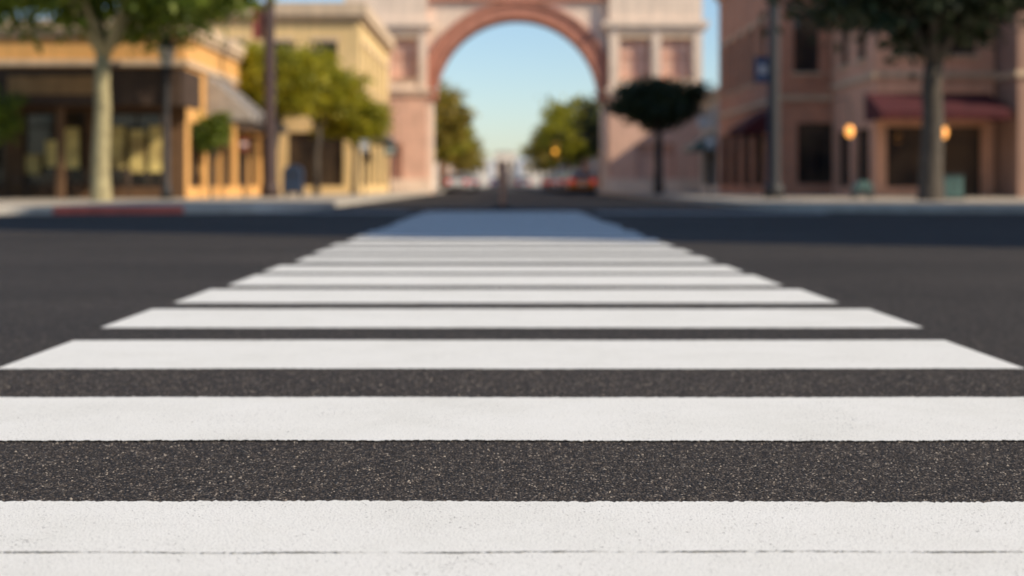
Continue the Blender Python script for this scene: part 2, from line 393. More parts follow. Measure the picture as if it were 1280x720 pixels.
while y < 30.0:
    stripes.append((y, y+0.80, -1.60+R.uniform(-.04,.03), 1.62+R.uniform(-.03,.04))); y += 1.25
for i, (a, b_, xa, xb) in enumerate(stripes):
    M = MB(); near = a < 5
    rough_rect(M, xa, xb, a, b_, 0.008, 0.005 if near else 0.03, 0.0035 if near else 0.003, R); M.obj('stripe_%d' % (i+1), PAINT, CW)
M = MB(); n = 900
for k in range(n+1):
    x = -1.6+3.2*k/n; yy = 2.284+0.004*math.sin(x*4)+0.002*math.sin(x*17)+R.gauss(0,0.0012)
    w = max(0.0002, 0.0016+0.0018*math.sin(x*6)*math.sin(x*23)+R.gauss(0,0.0009))
    M.v += [(x, yy-w, 0.0095), (x, yy+w, 0.0095)]
for k in range(n): M.f.append((2*k, 2*k+2, 2*k+3, 2*k+1))
M.obj('paint_crack', CRACK, CW)
# real aggregate stones standing proud of the binder in the nearest asphalt bands
def stones(regions, seed=5):
    rg = np.random.default_rng(seed); base = np.array([(1,0,0),(0.31,0.95,0),(-0.81,0.59,0),(-0.81,-0.59,0),(0.31,-0.95,0),(0.25,0.1,0.8)])
    faces = np.array([(0,1,5),(1,2,5),(2,3,5),(3,4,5),(4,0,5)]); VV = []
    for (x0,x1,y0,y1,n) in regions:
        p = np.stack([rg.uniform(x0,x1,n), rg.uniform(y0,y1,n), np.full(n, 0.0035)], 1)
        r = rg.uniform(0.0018, 0.0042, n); an = rg.uniform(0, 6.28, n); ca, sa = np.cos(an), np.sin(an)
        b0 = base[None]*(1+rg.uniform(-.3,.3,(n,6,1))); 
        b1 = b0*np.stack([r, r*rg.uniform(.6,1,n), r*rg.uniform(.5,1.0,n)],1)[:,None,:]
        X = b1[...,0]*ca[:,None]-b1[...,1]*sa[:,None]; Y = b1[...,0]*sa[:,None]+b1[...,1]*ca[:,None]
        VV.append(np.stack([X, Y, b1[...,2]],2)+p[:,None,:])
    V = np.concatenate(VV).reshape(-1,3); ns = len(V)//6
    F = (faces[None]+(np.arange(ns)*6)[:,None,None]).reshape(-1,3)
    me = bpy.data.meshes.new('asphalt_aggregate'); me.vertices.add(len(V)); me.vertices.foreach_set('co', V.ravel().astype(np.float32))
    me.loops.add(F.size); me.loops.foreach_set('vertex_index', F.ravel().astype(np.int32))
    me.polygons.add(len(F)); me.polygons.foreach_set('loop_start', (np.arange(len(F))*3).astype(np.int32))
    me.update(calc_edges=True); me.validate(); me.materials.append(STONE)
    o = bpy.data.objects.new('asphalt_aggregate', me); COL.objects.link(o)
stones([(-1.9,1.9,2.652,3.287,62000),(-1.9,1.9,3.947,4.563,38000),(-2.0,2.0,1.47,1.96,15000),(-2.4,-1.64,2.6,5.5,9000),(1.68,2.4,2.6,5.5,9000)])
LM = MB(); rough_rect(LM, 1.95, 6.7, 29.2, 29.9, 0.008, 0.05, 0.003, R, -0.05); rough_rect(LM, -6.2, -1.95, 29.6, 30.2, 0.008, 0.05, 0.003, R)
LM.obj('limit_line', PAINT)
def arc(cx, cy, r, a0, a1, n=14):
    return [(cx+r*math.cos(math.radians(a0+(a1-a0)*k/n)), cy+r*math.sin(math.radians(a0+(a1-a0)*k/n))) for k in range(n+1)]
def offset_strip(path, w):
    out = []
    for k, p in enumerate(path):
        a = Vector(path[max(0,k-1)]); b2 = Vector(path[min(len(path)-1,k+1)]); t = (b2-a).normalized(); nrm = Vector((-t.y, t.x))
        out.append((p[0]+nrm.x*w, p[1]+nrm.y*w))
    return out
def sidewalk(path, outer, name, red=None):
    inner = offset_strip(path, 0.16)
    P = MB(); P.poly_extrude(inner+outer, 0.0, 0.15); so = P.obj(name, CONC)
    K = MB(); RD = MB()
    for k in range(len(path)-1):
        mx = (path[k][0]+path[k+1][0])/2; my = (path[k][1]+path[k+1][1])/2
        T = RD if (red and red(mx, my)) else K
        T.poly_extrude([path[k], path[k+1], inner[k+1], inner[k]], 0.0, 0.155)
    K.obj(name.replace('sidewalk','kerb'), KERB, None)
    if RD.f: RD.obj('red_kerb', REDK, None)
lp = [(-250,26.0),(-60,26.0),(-20,26.0),(-12,26.8),(-9.9,27.3),(-8.8,27.9),(-8.2,28.3)] + arc(-8.2, 32.2, 3.9, -80, 0) + [(KL, 36),(KL,60),(KL,120),(KL,520)]
sidewalk(lp, [(-12,520),(-250,520)], 'sidewalk', lambda x, y: -8.85 < x < -6.4 and y < 31.0)
rp = [(KR,520),(KR,120),(KR,60),(KR,37)] + arc(10.2, 33.4, 4.1, 180, 262) + [(11,29.2),(14,29.0),(40,29.0),(250,29.0)]
sidewalk(rp, [(250,520),(14,520)], 'sidewalk')
M = MB(); M.box(-250, 250, -9, -4.66, 0, 0.15); M.obj('sidewalk', CONC)
M = MB(); M.box(-250, 250, -4.66, -4.5, 0, 0.155); M.obj('kerb', KERB)

# ------------------------------------------------------------------ LEFT SIDE buildings
def shop_front(L, n, z1=2.9):
    return wrow(L, n, L/n*0.74, 0.5, z1, 0, 1)
b1 = building('corner_shop', -26, -10.0, 45, 62, 5.7, YELLOW,
    front=shop_front(16, 6), right=shop_front(17, 6, 2.6), ledges=(4.35,), cornice=TRIM, basemat=BROWNW)
M = MB(); M.box(-26.2, -9.7, 42.3, 44.95, 3.05, 3.3); M.box(-26.25, -9.65, 42.1, 42.3, 2.95, 4.05); M.box(-9.7,-9.5,42.3,44.95,2.95,4.05); M.box(-26.2,-9.75,42.35,44.9,3.31,4.0)
M.obj('canopy', WOOD, b1)
M = MB()
for k in range(6): M.box(-25.9+k*3.15, -25.70+k*3.15, 42.5, 42.70, 0.15, 3.04)
M.obj('canopy_posts', BROWNW, b1)
M = MB(); M.box(-14.6,-11.6,42.04,42.09,3.25,3.8); M.obj('fascia_sign', mottled('sign_bronze',(0.30,0.17,0.07),.2,3), b1)
M = MB(); rr_ = random.Random(3)
for k in range(6):
    for q in range(3):
        u = -25.7+k*2.67+q*.62; M.box(u, u+.45, 44.86, 44.9, 0.8+rr_.random()*.4, 1.5+rr_.random()*1.0)
M.obj('warm_window_panels', mottled('warm_window_amber', (0.75, 0.50, 0.18), 0.6, 1.3, streak=False), b1)  # amber panels stand in for warm light in the shop windows
def awning(name, axis, x, y0, y1, zt, zb, out, mats, fr=METAL, drop=0.25, parent=None, sgn=1, nst=8):
    e = parent or empty(name)
    Ms = [MB(), MB()]
    for k in range(nst):
        a = y0+(y1-y0)*k/nst; b2 = y0+(y1-y0)*(k+1)/nst; m_ = Ms[k % 2]
        if axis == 'x':
            m_.quad((x, a, zt), (x, b2, zt), (x+sgn*out, b2, zb), (x+sgn*out, a, zb)); m_.quad((x+sgn*out, a, zb), (x+sgn*out, b2, zb), (x+sgn*out, b2, zb-drop), (x+sgn*out, a, zb-drop))
        else:
            m_.quad((a, x, zt), (b2, x, zt), (b2, x-out, zb), (a, x-out, zb)); m_.quad((a, x-out, zb), (b2, x-out, zb), (b2, x-out, zb-drop), (a, x-out, zb-drop))
    for yy in (y0, y1):
        if axis == 'x': Ms[0].v += [(x,yy,zt),(x+sgn*out,yy,zb),(x+sgn*out,yy,zb-drop),(x,yy,zb-drop)]
        else: Ms[0].v += [(yy,x,zt),(yy,x-out,zb),(yy,x-out,zb-drop),(yy,x,zb-drop)]
        i = len(Ms[0].v); Ms[0].f.append((i-4,i-3,i-2,i-1))
    Ms[0].obj('fabric', mats[0], e); Ms[1].obj('fabric_stripe', mats[1], e)
    F = MB()
    for yy in (y0+.05, y1-.05):
        if axis == 'x': F.tube([(x, yy, zb-.1), (x+sgn*(out-.02), yy, zb-.1)], [.02,.02], 6)
        else: F.tube([(yy, x, zb-.1), (yy, x-out+.02, zb-.1)], [.02,.02], 6)
    F.obj('frame', fr, e); return e
awning('awning', 'x', -9.95, 48, 52.0, 4.3, 3.0, 1.5, (GREYFAB, DGREYFAB))
awning('awning', 'x', -9.95, 53.5, 57.5, 3.9, 2.9, 1.3, (DGREYFAB, DGREYFAB))
building('cream_building', -14, -6.6, 66, 83, 8.9, CREAM, front=wrow(7.4,3,1.1,5.2,7.2)+wrow(7.4,2,2.6,0.5,3.0,0,1),
    right=wrow(17,6,1.2,5.2,7.2)+wrow(17,5,2.4,0.5,3.0,0,1), ledges=(3.9,), ch=0.6, proj=0.35)
awning('awning', 'x', -6.55, 68, 72, 3.7, 2.8, 1.2, (DGREYFAB, DGREYFAB))
building('low_shop', -22, -14.2, 64, 80, 6.0, TAUPE, front=wrow(7.8,3,1.2,3.4,5.0))
building('stucco_building', -44, -27, 47, 63, 7.5, CREAM, front=wrow(17,6,1.3,4.2,6.2)+wrow(17,5,2.4,0.5,3.0,0,1), right=wrow(16,5,1.2,4.2,6.2))

# ------------------------------------------------------------------ RIGHT SIDE buildings
building('brick_building', 11.0, 24, 56, 72, 10.5, BRICK, front=wrow(3.5,2,1.0,5.0,7.4)+wrow(3.5,1,2.4,0.6,3.0,0.1,1),
   left=wrow(16,6,1.2,5.0,7.4)+wrow(16,5,2.4,0.5,3.0,0,1), ledges=(3.9,), ch=0.6)
building('rose_building', 13.0, 17.15, 49.5, 55.9, 9.6, BEIGE, front=wrow(4.15,2,1.15,5.1,7.2)+[(0.4,1.8,0.5,2.6,1),(2.2,3.7,0.15,2.6,1)],
   left=wrow(6.4,2,1.2,5.1,7.2)+wrow(6.4,2,2.0,0.5,2.6,0,1), ledges=(4.3,))
building('taupe_building', 17.25, 30, 47.5, 60, 10.5, TAUPE, front=wrow(12.75,6,1.2,5.2,7.4)+wrow(12.75,4,2.5,0.2,3.4,0,1), left=[], ledges=(4.2,))
awning('awning', 'y', 49.35, 12.6, 16.9, 3.75, 3.0, 2.2, (REDFAB, REDFAB))
awning('awning', 'x', 10.93, 57, 61, 3.7, 2.9, 1.2, (REDFAB, REDFAB), sgn=-1)
building('white_shop', 11.2, 20, 73, 80, 5.4, WHITEW, front=wrow(8.8,3,1.2,3.4,4.6), left=wrow(7,2,2.4,0.5,2.8,0,1)+wrow(7,3,1.0,3.5,4.6))
building('grey_shop', 12.6, 22, 80.3, 90, 6.0, GREYB, front=wrow(9.4,3,1.2,3.6,5.0), left=wrow(9.7,3,2.2,0.5,2.8,0,1))
awning('awning', 'x', 11.12, 74, 79, 3.3, 2.6, 1.1, (TEAL, GREYFAB), sgn=-1)
e = empty('rooftop_water_tank'); M = MB(); M.tube([(14.8,86,6.6),(14.8,86,7.6)],[.6,.6],16); M.tube([(14.8,86,7.6),(14.8,86,8.0)],[.65,.05],16); M.obj('tank', GREYB, e, True)
M = MB(); [M.box(14.8+sx-.05,14.8+sx+.05,86+sy-.05,86+sy+.05,5.64,6.6) for sx in (-.38,.38) for sy in (-.38,.38)]; M.obj('legs', METAL, e)
def blade(x0, x1, y, z0, z1, mat):
    e = empty('shop_sign'); M = MB(); M.box(x0, x1, y-.06, y+.06, z0, z1); M.obj('panel', mat, e, bevel=.02)
    M = MB(); M.box(x0-.05,x1+.05,y-.03,y+.03,z1+.02,z1+.07); M.obj('bracket', METAL, e)
    M = MB(); M.box(x0+.15,x1-.15,y-.07,y-.062,z0+.35,z1-.3); M.obj('lettering', SIGNW, e)
blade(10.25, 10.85, 57.5, 4.7, 5.7, SIGNB); blade(10.4,11.1,75.5,3.6,4.2,SIGNW)

building('shadow_caster_building', 19, 34, 6.9, 24.0, 20, BEIGE, front=[w for z in (4.6,8,11.4,14.8) for w in wrow(15,6,1.3,z,z+2)]+wrow(15,5,2.2,0.6,3.2,0,1),  # unseen building added off frame to cast the shade band over the junction
   left=[w for z in (4.6,8,11.4,14.8) for w in wrow(17.1,6,1.3,z,z+2)]+wrow(17.1,4,2.4,0.6,3.2,0,1), ledges=(4.0,), ch=0.8)
M = MB(); M.poly_extrude([(15.5,5),(40,5),(40,28.9),(15.5,28.9)],0,0.15); M.obj('sidewalk', CONC)

# ------------------------------------------------------------------ ARCH
A = empty('street_arch')
YF, YB = 85.0, 88.0
sc = 85/1778
cx, cz = (647-627)*sc, 0.6+(230-125)*sc
r_in, r_out = 107*sc, 125*sc
xl0, xl1 = (430-627)*sc, (534-627)*sc
xr0, xr1 = (761-627)*sc, (878-627)*sc
TOPZ = 13.6
def arch_wall(M, x0, x1, ztop, yf, yb, r, n=48):
    prevp = None
    for k in range(n+1):
        a = math.pi - math.pi*k/n
        p = (cx+r*math.cos(a), cz+r*math.sin(a))
        if prevp:
            M.quad((prevp[0],yf,prevp[1]),(p[0],yf,p[1]),(p[0],yf,ztop),(prevp[0],yf,ztop))
            M.quad((p[0],yb,p[1]),(prevp[0],yb,prevp[1]),(prevp[0],yb,ztop),(p[0],yb,ztop))
            M.quad((prevp[0],yf,prevp[1]),(prevp[0],yb,prevp[1]),(p[0],yb,p[1]),(p[0],yf,p[1]))
        prevp = p
    for (a_, b_) in ((x0, cx-r), (cx+r, x1)):
        if b_-a_ > 0.01:
            M.quad((a_,yf,0),(b_,yf,0),(b_,yf,ztop),(a_,yf,ztop)); M.quad((b_,yb,0),(a_,yb,0),(a_,yb,ztop),(b_,yb,ztop))
    M.quad((cx-r,yf,0),(cx-r,yf,cz),(cx-r,yb,cz),(cx-r,yb,0)); M.quad((cx+r,yf,cz),(cx+r,yf,0),(cx+r,yb,0),(cx+r,yb,cz))
    M.quad((x0,yf,ztop),(x1,yf,ztop),(x1,yb,ztop),(x0,yb,ztop))
M = MB(); arch_wall(M, xl1+0.02, xr0-0.02, 11.6, YF+0.5, YB-0.5, r_in); M.obj('spandrel_wall', ARCHC, A)
def ringm(r0, r1, yf, yb, n=60, a0=0, a1=180):
    M = MB()
    for k in range(n):
        p = [math.radians(a0+(a1-a0)*j/n) for j in (k, k+1)]
        q = [(cx+r*math.cos(a), cz+r*math.sin(a)) for a in p for r in (r0, r1)]
        i = len(M.v)
        M.v += [(u, yf, w) for u, w in q] + [(u, yb, w) for u, w in q]
        M.f += [(i,i+1,i+3,i+2),(i+4,i+6,i+7,i+5),(i+1,i+5,i+7,i+3),(i,i+2,i+6,i+4)]
    return M
ringm(r_in-0.02, r_out-0.22, YF+0.25, YB-0.25).obj('arch_ring_inner', ARCHR, A)
ringm(r_out-0.22, r_out, YF+0.12, YB-0.12).obj('arch_ring_outer', ARCHR, A)
ringm(r_in-0.18, r_in-0.02, YF+0.15, YB-0.15).obj('arch_soffit_band', ARCHR, A)
M = MB(); M.box(xl1, xr0, YF+0.2, YB-0.2, 11.6, 11.9); M.box(xl1, xr0, YF+0.3, YB-0.3, 12.3, 12.5); M.obj('parapet_moulding', ARCHR, A)
M = MB(); M.box(xl1, xr0, YF+0.5, YB-0.5, 11.9, 12.3); M.obj('parapet', ARCHC, A)
for nm, a_, b_ in (('left', xl0, xl1), ('right', xr0, xr1)):
    L = b_-a_
    up = [(L*0.12,L*0.44,6.9,9.3),(L*0.56,L*0.88,6.9,9.3)]
    facade(A, (1,0,0), (0,-1,0), (a_,YF,0), L, 5.9, [(L*0.3,L*0.7,0.3,3.0,1)], ARCHP, frame=ARCHR, depth=0.35, inner=ARCHP, sill=True)
    facade(A, (1,0,0), (0,-1,0), (a_,YF,0), L, TOPZ, up, ARCHC, frame=ARCHR, depth=0.35, inner=ARCHP, sill=True, z0=5.9)
    facade(A, (0,1,0), (1,0,0), (b_,YF,0), YB-YF, TOPZ, [(0.8,2.2,6.9,9.3)], ARCHP, frame=ARCHR, inner=ARCHC)
    facade(A, (0,-1,0), (-1,0,0), (a_,YB,0), YB-YF, TOPZ, [(0.8,2.2,6.9,9.3)], ARCHP, frame=ARCHR, inner=ARCHC)
    M = MB(); M.quad((b_,YB,0),(a_,YB,0),(a_,YB,TOPZ),(b_,YB,TOPZ)); M.obj('tower_back', ARCHP, A)
    M = MB()
    for z, hh_, p in ((5.9,0.25,0.15),(6.15,0.15,0.25),(9.75,0.25,0.18),(10.0,0.35,0.35),(TOPZ-0.4,0.5,0.4)):
        M.box(a_-p, b_+p, YF-p, YB+p, z, z+hh_-0.004)
    M.obj('tower_cornices', ARCHC, A)
    M = MB()
    for u in (0.0, 0.46, 0.90):
        M.box(a_+L*u+0.02, a_+L*u+L*0.1-0.02, YF-0.12, YF-0.003, 6.31, 9.74)
    M.box(a_-0.2,b_+0.2,YF-0.2,YB+0.2,0,0.9)
    M.obj('pilasters', ARCHC, A)
    M = MB()
    cxm, cym = (a_+b_)/2, (YF+YB)/2
    M.v = [(a_-.4,YF-.4,TOPZ+.1),(b_+.4,YF-.4,TOPZ+.1),(b_+.4,YB+.4,TOPZ+.1),(a_-.4,YB+.4,TOPZ+.1),(cxm,cym,TOPZ+2)]
    M.f = [(0,1,4),(1,2,4),(2,3,4),(3,0,4)]; M.obj('tower_roof', ARCHR, A)

# ------------------------------------------------------------------ buildings beyond arch
mats = [CREAM, HAZE2, BEIGE, WHITEW, GREYB, YELLOW, BRICK]
yy = 92
while yy < 330:
    L = R.uniform(10, 18); h_ = R.uniform(4.5, 6.6)
    building('street_shop', -20, -9.2+R.uniform(-.4,.4), yy, yy+L-0.3, h_, R.choice(mats), right=wrow(L-0.3, max(2,int(L/3)), 1.8, 0.5, 2.8, 0, 1)+wrow(L-.3, max(2,int(L/3)), 1.0, 3.3, h_-0.9), front=wrow(10,3,1.1,3.2,h_-0.9))
    yy += L
yy = 92
while yy < 330:
    L = R.uniform(10, 18); h_ = R.uniform(4.5, 6.3)
    building('street_shop', 11.2+R.uniform(-.4,.4), 24, yy, yy+L-0.3, h_, R.choice(mats), left=wrow(L-0.3, max(2,int(L/3)), 1.8, 0.5, 2.8, 0, 1)+wrow(L-.3, max(2,int(L/3)), 1.0, 3.3, h_-0.9), front=wrow(12,3,1.1,3.2,h_-0.9))
    yy += L
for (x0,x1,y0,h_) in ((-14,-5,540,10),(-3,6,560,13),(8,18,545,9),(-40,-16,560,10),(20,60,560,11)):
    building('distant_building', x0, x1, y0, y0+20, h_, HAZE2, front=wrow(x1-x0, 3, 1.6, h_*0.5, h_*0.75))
M = MB(); n = 160
for k in range(n+1):
    x = -2600+5200*k/n
    z = 26+12*math.sin(x*0.004+1)+7*math.sin(x*0.013+2)+4*math.sin(x*0.031)
    M.v += [(x, 1900, -1), (x, 2100, z*0.7), (x, 2400, z)]
for k in range(n):
    a = 3*k; M.f += [(a,a+3,a+4,a+1),(a+1,a+4,a+5,a+2)]
M.obj('hills', HAZE1, None, True)

# ------------------------------------------------------------------ trees
tree('street_tree', -10.8, 38.3, 6.7, 4.9, 4.2, 3.0, 4.2, 0.25, LEAF_L, BARKL, 180, 140, 0.145, 0.75, 3)
tree('street_tree', 11.6, 38.5, 6.65, 4.3, 4.0, 2.8, 4.0, 0.32, LEAF_D, BARKD, 170, 140, 0.145, 0.75, 5)
tree('street_tree', -8.9, 55.5, 4.55, 2.35, 2.1, 1.75, 3.0, 0.16, LEAF_Y, BARKD, 120, 120, 0.12, 0.5, 8)
tree('street_tree', -7.7, 59.0, 4.6, 1.9, 1.7, 1.6, 3.1, 0.14, LEAF_Y, BARKD, 85, 110, 0.12, 0.5, 9)
tree('street_tree', -6.4, 61.5, 3.3, 1.75, 1.5, 1.25, 2.3, 0.12, LEAF_Y, BARKD, 80, 110, 0.11, 0.45, 10)
tree('street_tree', 6.3+0.45, 62.0, 4.05, 2.2, 1.9, 1.1, 3.0, 0.15, LEAF_D, BARKD, 110, 140, 0.11, 0.45, 12, gap=0.1)
tree('street_tree', -14.8, 41.0, 2.4, 1.0, 1.0, 1.0, 1.6, 0.08, LEAF_L, BARKD, 40, 90, 0.08, 0.3, 13)
tree('shrub', -9.6, 47.0, 2.3, 0.8, 0.8, 0.9, 1.4, 0.06, LEAF_L, BARKD, 40, 90, 0.07, 0.25, 14)
k = 0
for (x, y, zc, r, rz, lf) in ((-5.1,102,5.2,3.2,3.6,LEAF_F),(-5.2,122,4.8,3.0,3.4,LEAF_Y),(-5.6,140,5.0,2.8,3.3,LEAF_F),(-5.6,175,5.0,3.0,3.2,LEAF_F),(-5.6,210,5.0,3.2,3.4,LEAF_F),(-5.6,260,5.0,3.2,3.6,LEAF_F),
      (8.3,100,4.8,3.0,2.8,LEAF_D),(6.4,118,5.0,3.3,3.1,LEAF_Y),(6.6,140,5.3,3.4,3.6,LEAF_Y),(6.2,165,5.4,3.6,4.0,LEAF_F),(6.6,200,5.4,3.6,4.0,LEAF_F),(7.0,250,5.6,3.6,4.2,LEAF_F)):
    k += 1
    tree('street_tree', x, y, zc, r, r, rz, 2.6, 0.17, lf, BARKD, 75, 75, 0.19, 0.8, 30+k)

# ------------------------------------------------------------------ cars
def car(x, y, paint, seed=0, h=1.45):
    e = empty('parked_car'); W = 0.88
    low = [(-2.25,.35),(-2.28,.6),(-2.2,.92),(-1.6,1.0),(1.1,.98),(1.9,.86),(2.22,.7),(2.27,.5),(2.25,.3),(1.85,.26),(1.78,.5),(1.55,.66),(1.3,.66),(1.08,.5),(1.0,.26),(-1.0,.26),(-1.08,.5),(-1.3,.66),(-1.55,.66),(-1.78,.5),(-1.85,.26)]
    def ext(pts, w0, mat, nm, wt=None, bev=0.04):
        M = MB(); n = len(pts); wt = wt or (lambda z: w0)
        M.v = [(x-wt(p[1]), y+p[0], p[1]) for p in pts]+[(x+wt(p[1]), y+p[0], p[1]) for p in pts]
        M.f = [tuple(range(n)), tuple(range(n, 2*n))[::-1]]+[(i, i+n, (i+1) % n+n, (i+1) % n) for i in range(n)]
        M.obj(nm, mat, e, bevel=bev)
    ext(low, W, paint, 'body')
    cab = [(-1.62,.99),(-0.98,1.37),(-.55,h-.02),(.4,h-.02),(1.08,.97)]
    ext(cab, W, GLASS, 'cabin_glass', lambda z: W-.05-(z-.97)*.38, 0.02)
    ext([(-1.0,1.39),(-.55,h),(.4,h),(.5,h-.05),(.45,h-.09),(-.95,1.32)], W, paint, 'roof', lambda z: W-.04-(z-.97)*.36, 0.01)
    M = MB()
    for s in (-1, 1):
        for py in (-1.43, 1.42): M.tube([(x+s*(W-.2), y+py, .32),(x+s*(W+.01), y+py, .32)], [.32,.32], 18)
    M.obj('wheels', RUBBER, e)
    M = MB()
    for s in (-1, 1):
        for py in (-1.43, 1.42): M.tube([(x+s*(W+.0), y+py, .32),(x+s*(W+.02), y+py, .32)], [.18,.16], 12)
    M.obj('hubcaps', CARR, e)
    M = MB(); [M.box(x+s*.68-.16, x+s*.68+.16, y-2.33, y-2.2, .68, .86) for s in (-1,1)]; M.obj('tail_lamps', LAMPR, e)
    M = MB(); [M.box(x+s*.68-.14, x+s*.68+.14, y+2.15, y+2.29, .58, .72) for s in (-1,1)]; M.obj('head_lamps', SIGNW, e)
    M = MB(); M.box(x-.26, x+.26, y-2.34, y-2.26, .5, .62); M.obj('number_plate', SIGNW, e)
    M = MB(); [M.box(x+s*(W+.08)-.09, x+s*(W+.08)+.09, y+.72, y+.84, .95, 1.09) for s in (-1,1)]; M.obj('mirrors', paint, e)
for (x, y, p) in ((-3.3,108,CARW),(-3.3,116,CARR),(-3.3,128,CARW),(-3.3,145,CARD),(-3.35,160,CARW),(5.1,92,CARY),(5.1,99,CARD),(5.05,106,CARD),(5.1,114,CARW),(5.1,122,CARD),(5.1,135,CARY),(5.1,150,CARR),(2.6,170,CARW),(-0.8,205,CARW)):
    car(x, y, p)

# ------------------------------------------------------------------ poles, lamps, signs
def lamp_lantern(x, y, hgt):
    e = empty('street_lamp'); M = MB()
    M.tube([(x,y,.15),(x,y,.5),(x,y,.55),(x,y,hgt-.75)], [.18,.15,.10,.08], 12); M.tube([(x,y,hgt-.75),(x,y,hgt-.68)],[.12,.16],12)
    M.obj('post', METAL, e, True)
    M = MB(); M.tube([(x,y,hgt-.68),(x,y,hgt-.15)],[.16,.27],8); M.obj('lantern_glass', LAMPGL, e)
    M = MB(); M.tube([(x,y,hgt-.15),(x,y,hgt-.1),(x,y,hgt+.12),(x,y,hgt+.25)],[.31,.31,.12,.02],8); M.obj('lantern_cap', METAL, e)
lamp_lantern(-9.9, 42, 4.75)
lamp_lantern(-8.3, 70, 4.6); lamp_lantern(8.3, 74, 4.6)
def mast(name, x, y, hgt, r, arm, mat, signal=False, banner=None):
    e = empty(name); M = MB()
    M.tube([(x,y,.15),(x,y,.6),(x,y,.62),(x,y,hgt)],[r*1.6,r*1.5,r,r*.75],14)
    M.tube([(x,y,hgt-.4),(x+arm*.4,y,hgt+.1),(x+arm,y,hgt+.25)],[r*.5,r*.4,r*.3],8); M.obj('pole', mat, e, True)
    M = MB(); M.box(x+arm-.2, x+arm+.2, y-.15, y+.15, hgt+.12, hgt+.3); M.box(x+arm-.15,x+arm+.15,y-.1,y+.1,hgt+.05,hgt+.115); M.obj('lamp_head', METAL, e)
    if signal:
        M = MB(); M.box(x-.22,x+.22,y-.5,y-.2,2.9,4.0); M.obj('signal_housing', METAL, e, bevel=.03)
        M = MB()
        for z in (3.1,3.45,3.8): M.tube([(x,y-.5,z+.02),(x,y-.68,z+.02)],[.14,.14],12,False)
        M.obj('signal_visors', METAL, e)
    if banner:
        M = MB(); n = 8
        for k in range(n):
            a=.15+k*.4/n; b2=.15+(k+1)*.4/n; f=lambda q: .04*math.sin(q*9)
            M.quad((x-a-.05,y+f(a),banner[0]),(x-b2-.05,y+f(b2),banner[0]),(x-b2-.05,y+f(b2),banner[1]),(x-a-.05,y+f(a),banner[1]))
        M.obj('banner', SIGNR, e)
        M = MB(); M.tube([(x,y,banner[1]+.02),(x-.65,y,banner[1]+.02)],[.02,.02],6); M.obj('banner_rod', mat, e)
mast('street_lamp', -8.15, 50, 9.5, .21, 2.2, METALR, banner=(5.7,6.9))
mast('street_lamp', 8.8, 46, 9.5, .21, -2.2, METAL)
mast('traffic_signal', 8.4, 96, 5.5, .1, -3.0, METAL, True)
mast('traffic_signal', -5.6, 98, 5.5, .1, 3.0, METAL, True)
def hanging_signal(x, y, z):
    e = empty('traffic_light'); M = MB(); M.box(x-.2,x+.2,y-.15,y+.15,z-.55,z+.55); M.obj('housing', mottled('signal_yellow',(0.45,0.25,0.03),.1,3,.6,0,streak=False), e, bevel=.03)
    M = MB()
    for q in (-.34,0,.34): M.tube([(x,y-.15,z+q),(x,y-.34,z+q)],[.13,.13],12,False)
    M.obj('visors', METAL, e); M = MB(); M.tube([(x,y-.16,z),(x,y-.18,z)],[.11,.11],12); M.obj('lens', LAMPA, e)
    M = MB(); M.tube([(x,y,z+.5),(x,y,z+1.0)],[.03,.03],6); M.tube([(x,y,z+1.0),(8.4,96,z+1.0)],[.03,.03],6); M.obj('hanger', METAL, e)
hanging_signal(3.6, 96, 2.8)
e = empty('pedestrian_crossing_sign'); x, y = 0.02, 33.5
M = MB(); M.tube([(x,y,0.0),(x,y,.06),(x,y,.1)],[.26,.24,.10],16); M.obj('base', RUBBER, e)
M = MB(); M.box(x-.05,x+.05,y-.02,y+.02,.1,.5); M.box(x-.12,x+.12,y-.025,y+.025,.5,1.12); M.obj('panel', SIGNO, e, bevel=.01)
M = MB(); M.box(x-.07,x+.07,y-.032,y-.027,.76,.98); M.obj('sign_face', BEIGE, e)
def sign_post(x, y, h_, mat, w=.45, hh_=.6, name='traffic_sign'):
    e = empty(name); M = MB(); M.tube([(x,y,.15),(x,y,h_)],[.035,.035],8); M.obj('post', METAL, e)
    M = MB(); M.box(x-w/2,x+w/2,y-.045,y-.037,h_-hh_,h_); M.obj('plate', mat, e, bevel=.003)
    M = MB(); M.box(x-w/2+.04,x+w/2-.04,y-.05,y-.047,h_-hh_*.6,h_-hh_*.35); M.obj('legend', SIGNW if mat is not SIGNW else SIGNR, e)
sign_post(-8.5, 47, 2.1, SIGNR, .3, .4); sign_post(-5.6, 58, 2.4, GREYB, .35, .5)
sign_post(8.2, 56, 2.5, GREYB, .35, .5)
sign_post(-5.5, 70, 2.5, TEAL, .6, .5)
def mailbox(x, y, mat, name, w=.32, h_=1.25):
    e = empty(name); M = MB(); pts = [(-w,0.3),(-w,h_-.25)]+[(-w*math.cos(a*math.pi/8), h_-.25+w*.8*math.sin(a*math.pi/8)) for a in range(1,8)]+[(w,h_-.25),(w,.3)]
    n = len(pts); M.v = [(x+p[0], y-.3, p[1]) for p in pts]+[(x+p[0], y+.3, p[1]) for p in pts]
    M.f = [tuple(range(n)), tuple(range(n,2*n))[::-1]]+[(i,i+n,(i+1)%n+n,(i+1)%n) for i in range(n)]; M.obj('body', mat, e, bevel=.015)
    M = MB(); [M.box(x+a-.03,x+a+.03,y+b2-.03,y+b2+.03,.15,.3) for a in (-.24,.24) for b2 in (-.24,.24)]; M.obj('feet', METAL, e)
    M = MB(); M.box(x-.2,x+.2,y-.33,y-.302,h_-.38,h_-.3); M.obj('slot_flap', METAL, e)
mailbox(-7.1, 48.5, BLUEP, 'mailbox'); mailbox(10.9, 43, TEAL, 'litter_bin', .24, .75)
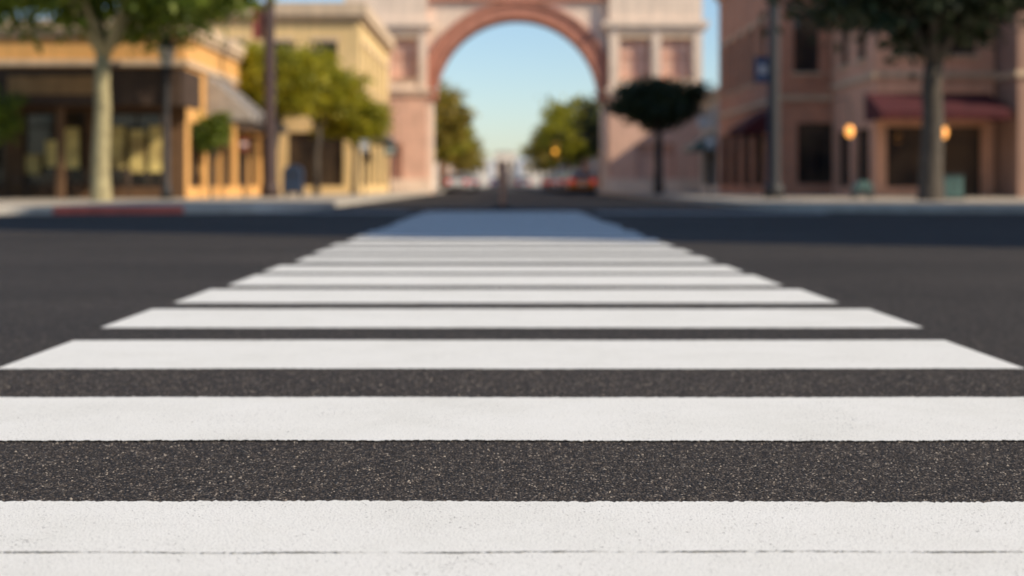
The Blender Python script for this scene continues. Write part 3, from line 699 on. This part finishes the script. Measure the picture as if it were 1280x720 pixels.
e = empty('utility_cabinet'); M = MB(); M.box(13.0,13.5,41.6,42.1,.2,.85); M.obj('cabinet', TEAL, e, bevel=.02)
M = MB(); M.box(12.95,13.55,41.55,42.15,.15,.2); M.box(12.95,13.55,41.55,42.15,.85,.9); M.obj('plinth_and_lid', METAL, e)
M = MB(); M.box(13.24,13.26,41.59,41.597,.25,.8); M.box(13.3,13.33,41.57,41.597,.5,.6); M.obj('door_seam', METAL, e)
for (x, y, z) in ((11.5, 47.0, 2.35), (14.6, 47.0, 2.3)):
    e = empty('hanging_lantern'); M = MB(); M.sphere((x,y,z),.14,12,8,1.5); M.obj('globe', LAMPG, e, True)
    M = MB(); M.tube([(x,y,z+.19),(x,y,z+.30)],[.16,.03],8); M.tube([(x,y,z+.28),(x,y,3.4),(x,y+.4,3.5),(x,y+2.4,3.5)],[.02,.02,.02,.02],6); M.obj('bracket', METAL, e)
def cafe(x, y):
    e = empty('cafe_table'); M = MB(); M.tube([(x,y,.72),(x,y,.76)],[.4,.4],18); M.tube([(x,y,.17),(x,y,.72)],[.03,.03],8); M.tube([(x,y,.15),(x,y,.17)],[.25,.22],12); M.obj('table', METAL, e)
    for s in (-1,1):
        e = empty('cafe_chair'); cx_=x+s*.75; M = MB(); M.box(cx_-.2,cx_+.2,y-.2,y+.2,.58,.62)
        for a in (-.18,.18):
            for b2 in (-.18,.18): M.box(cx_+a-.015,cx_+a+.015,y+b2-.015,y+b2+.015,.15,.58)
        M.box(cx_+s*.19-.015,cx_+s*.19+.015,y-.2,y+.2,.62,1.05); M.obj('chair', WOOD, e)
for x in (-14.6,-17.2,-12.4): cafe(x, 43.7)

# ------------------------------------------------------------------ light, sky, camera
EL, AZ = math.radians(33), math.radians(24)
sd = Vector((math.cos(AZ)*math.cos(EL), -math.sin(AZ)*math.cos(EL), math.sin(EL)))
w = bpy.data.worlds.new('World'); S.world = w; w.use_nodes = True
nt = w.node_tree; bg = nt.nodes['Background']
sky = nt.nodes.new('ShaderNodeTexSky'); sky.sky_type = 'NISHITA'; sky.sun_disc = False
sky.sun_elevation = EL; sky.sun_rotation = math.atan2(sd.x, sd.y); sky.dust_density = 0.5; sky.air_density = 1.0; sky.ozone_density = 3.5
nt.links.new(sky.outputs[0], bg.inputs[0]); bg.inputs[1].default_value = 0.15
l = bpy.data.lights.new('sun', 'SUN'); l.energy = 5.0; l.angle = math.radians(0.5); l.color = (1.0, 0.86, 0.66)
lo = bpy.data.objects.new('sun', l); COL.objects.link(lo); lo.rotation_euler = sd.to_track_quat('Z', 'Y').to_euler(); lo.location = (30,-10,30)
cam = bpy.data.cameras.new('camera'); co = bpy.data.objects.new('camera', cam); COL.objects.link(co)
co.location = (0, 0, 0.6); co.rotation_euler = (math.radians(90), 0, 0)
cam.lens = 50; cam.sensor_width = 36; cam.shift_y = -130/1280; cam.shift_x = 13/1280
cam.clip_end = 6000; cam.clip_start = 0.05
cam.dof.use_dof = True; cam.dof.focus_distance = 2.85; cam.dof.aperture_fstop = 2.2
S.camera = co
S.view_settings.view_transform = 'Standard'; S.view_settings.look = 'None'; S.view_settings.exposure = 0
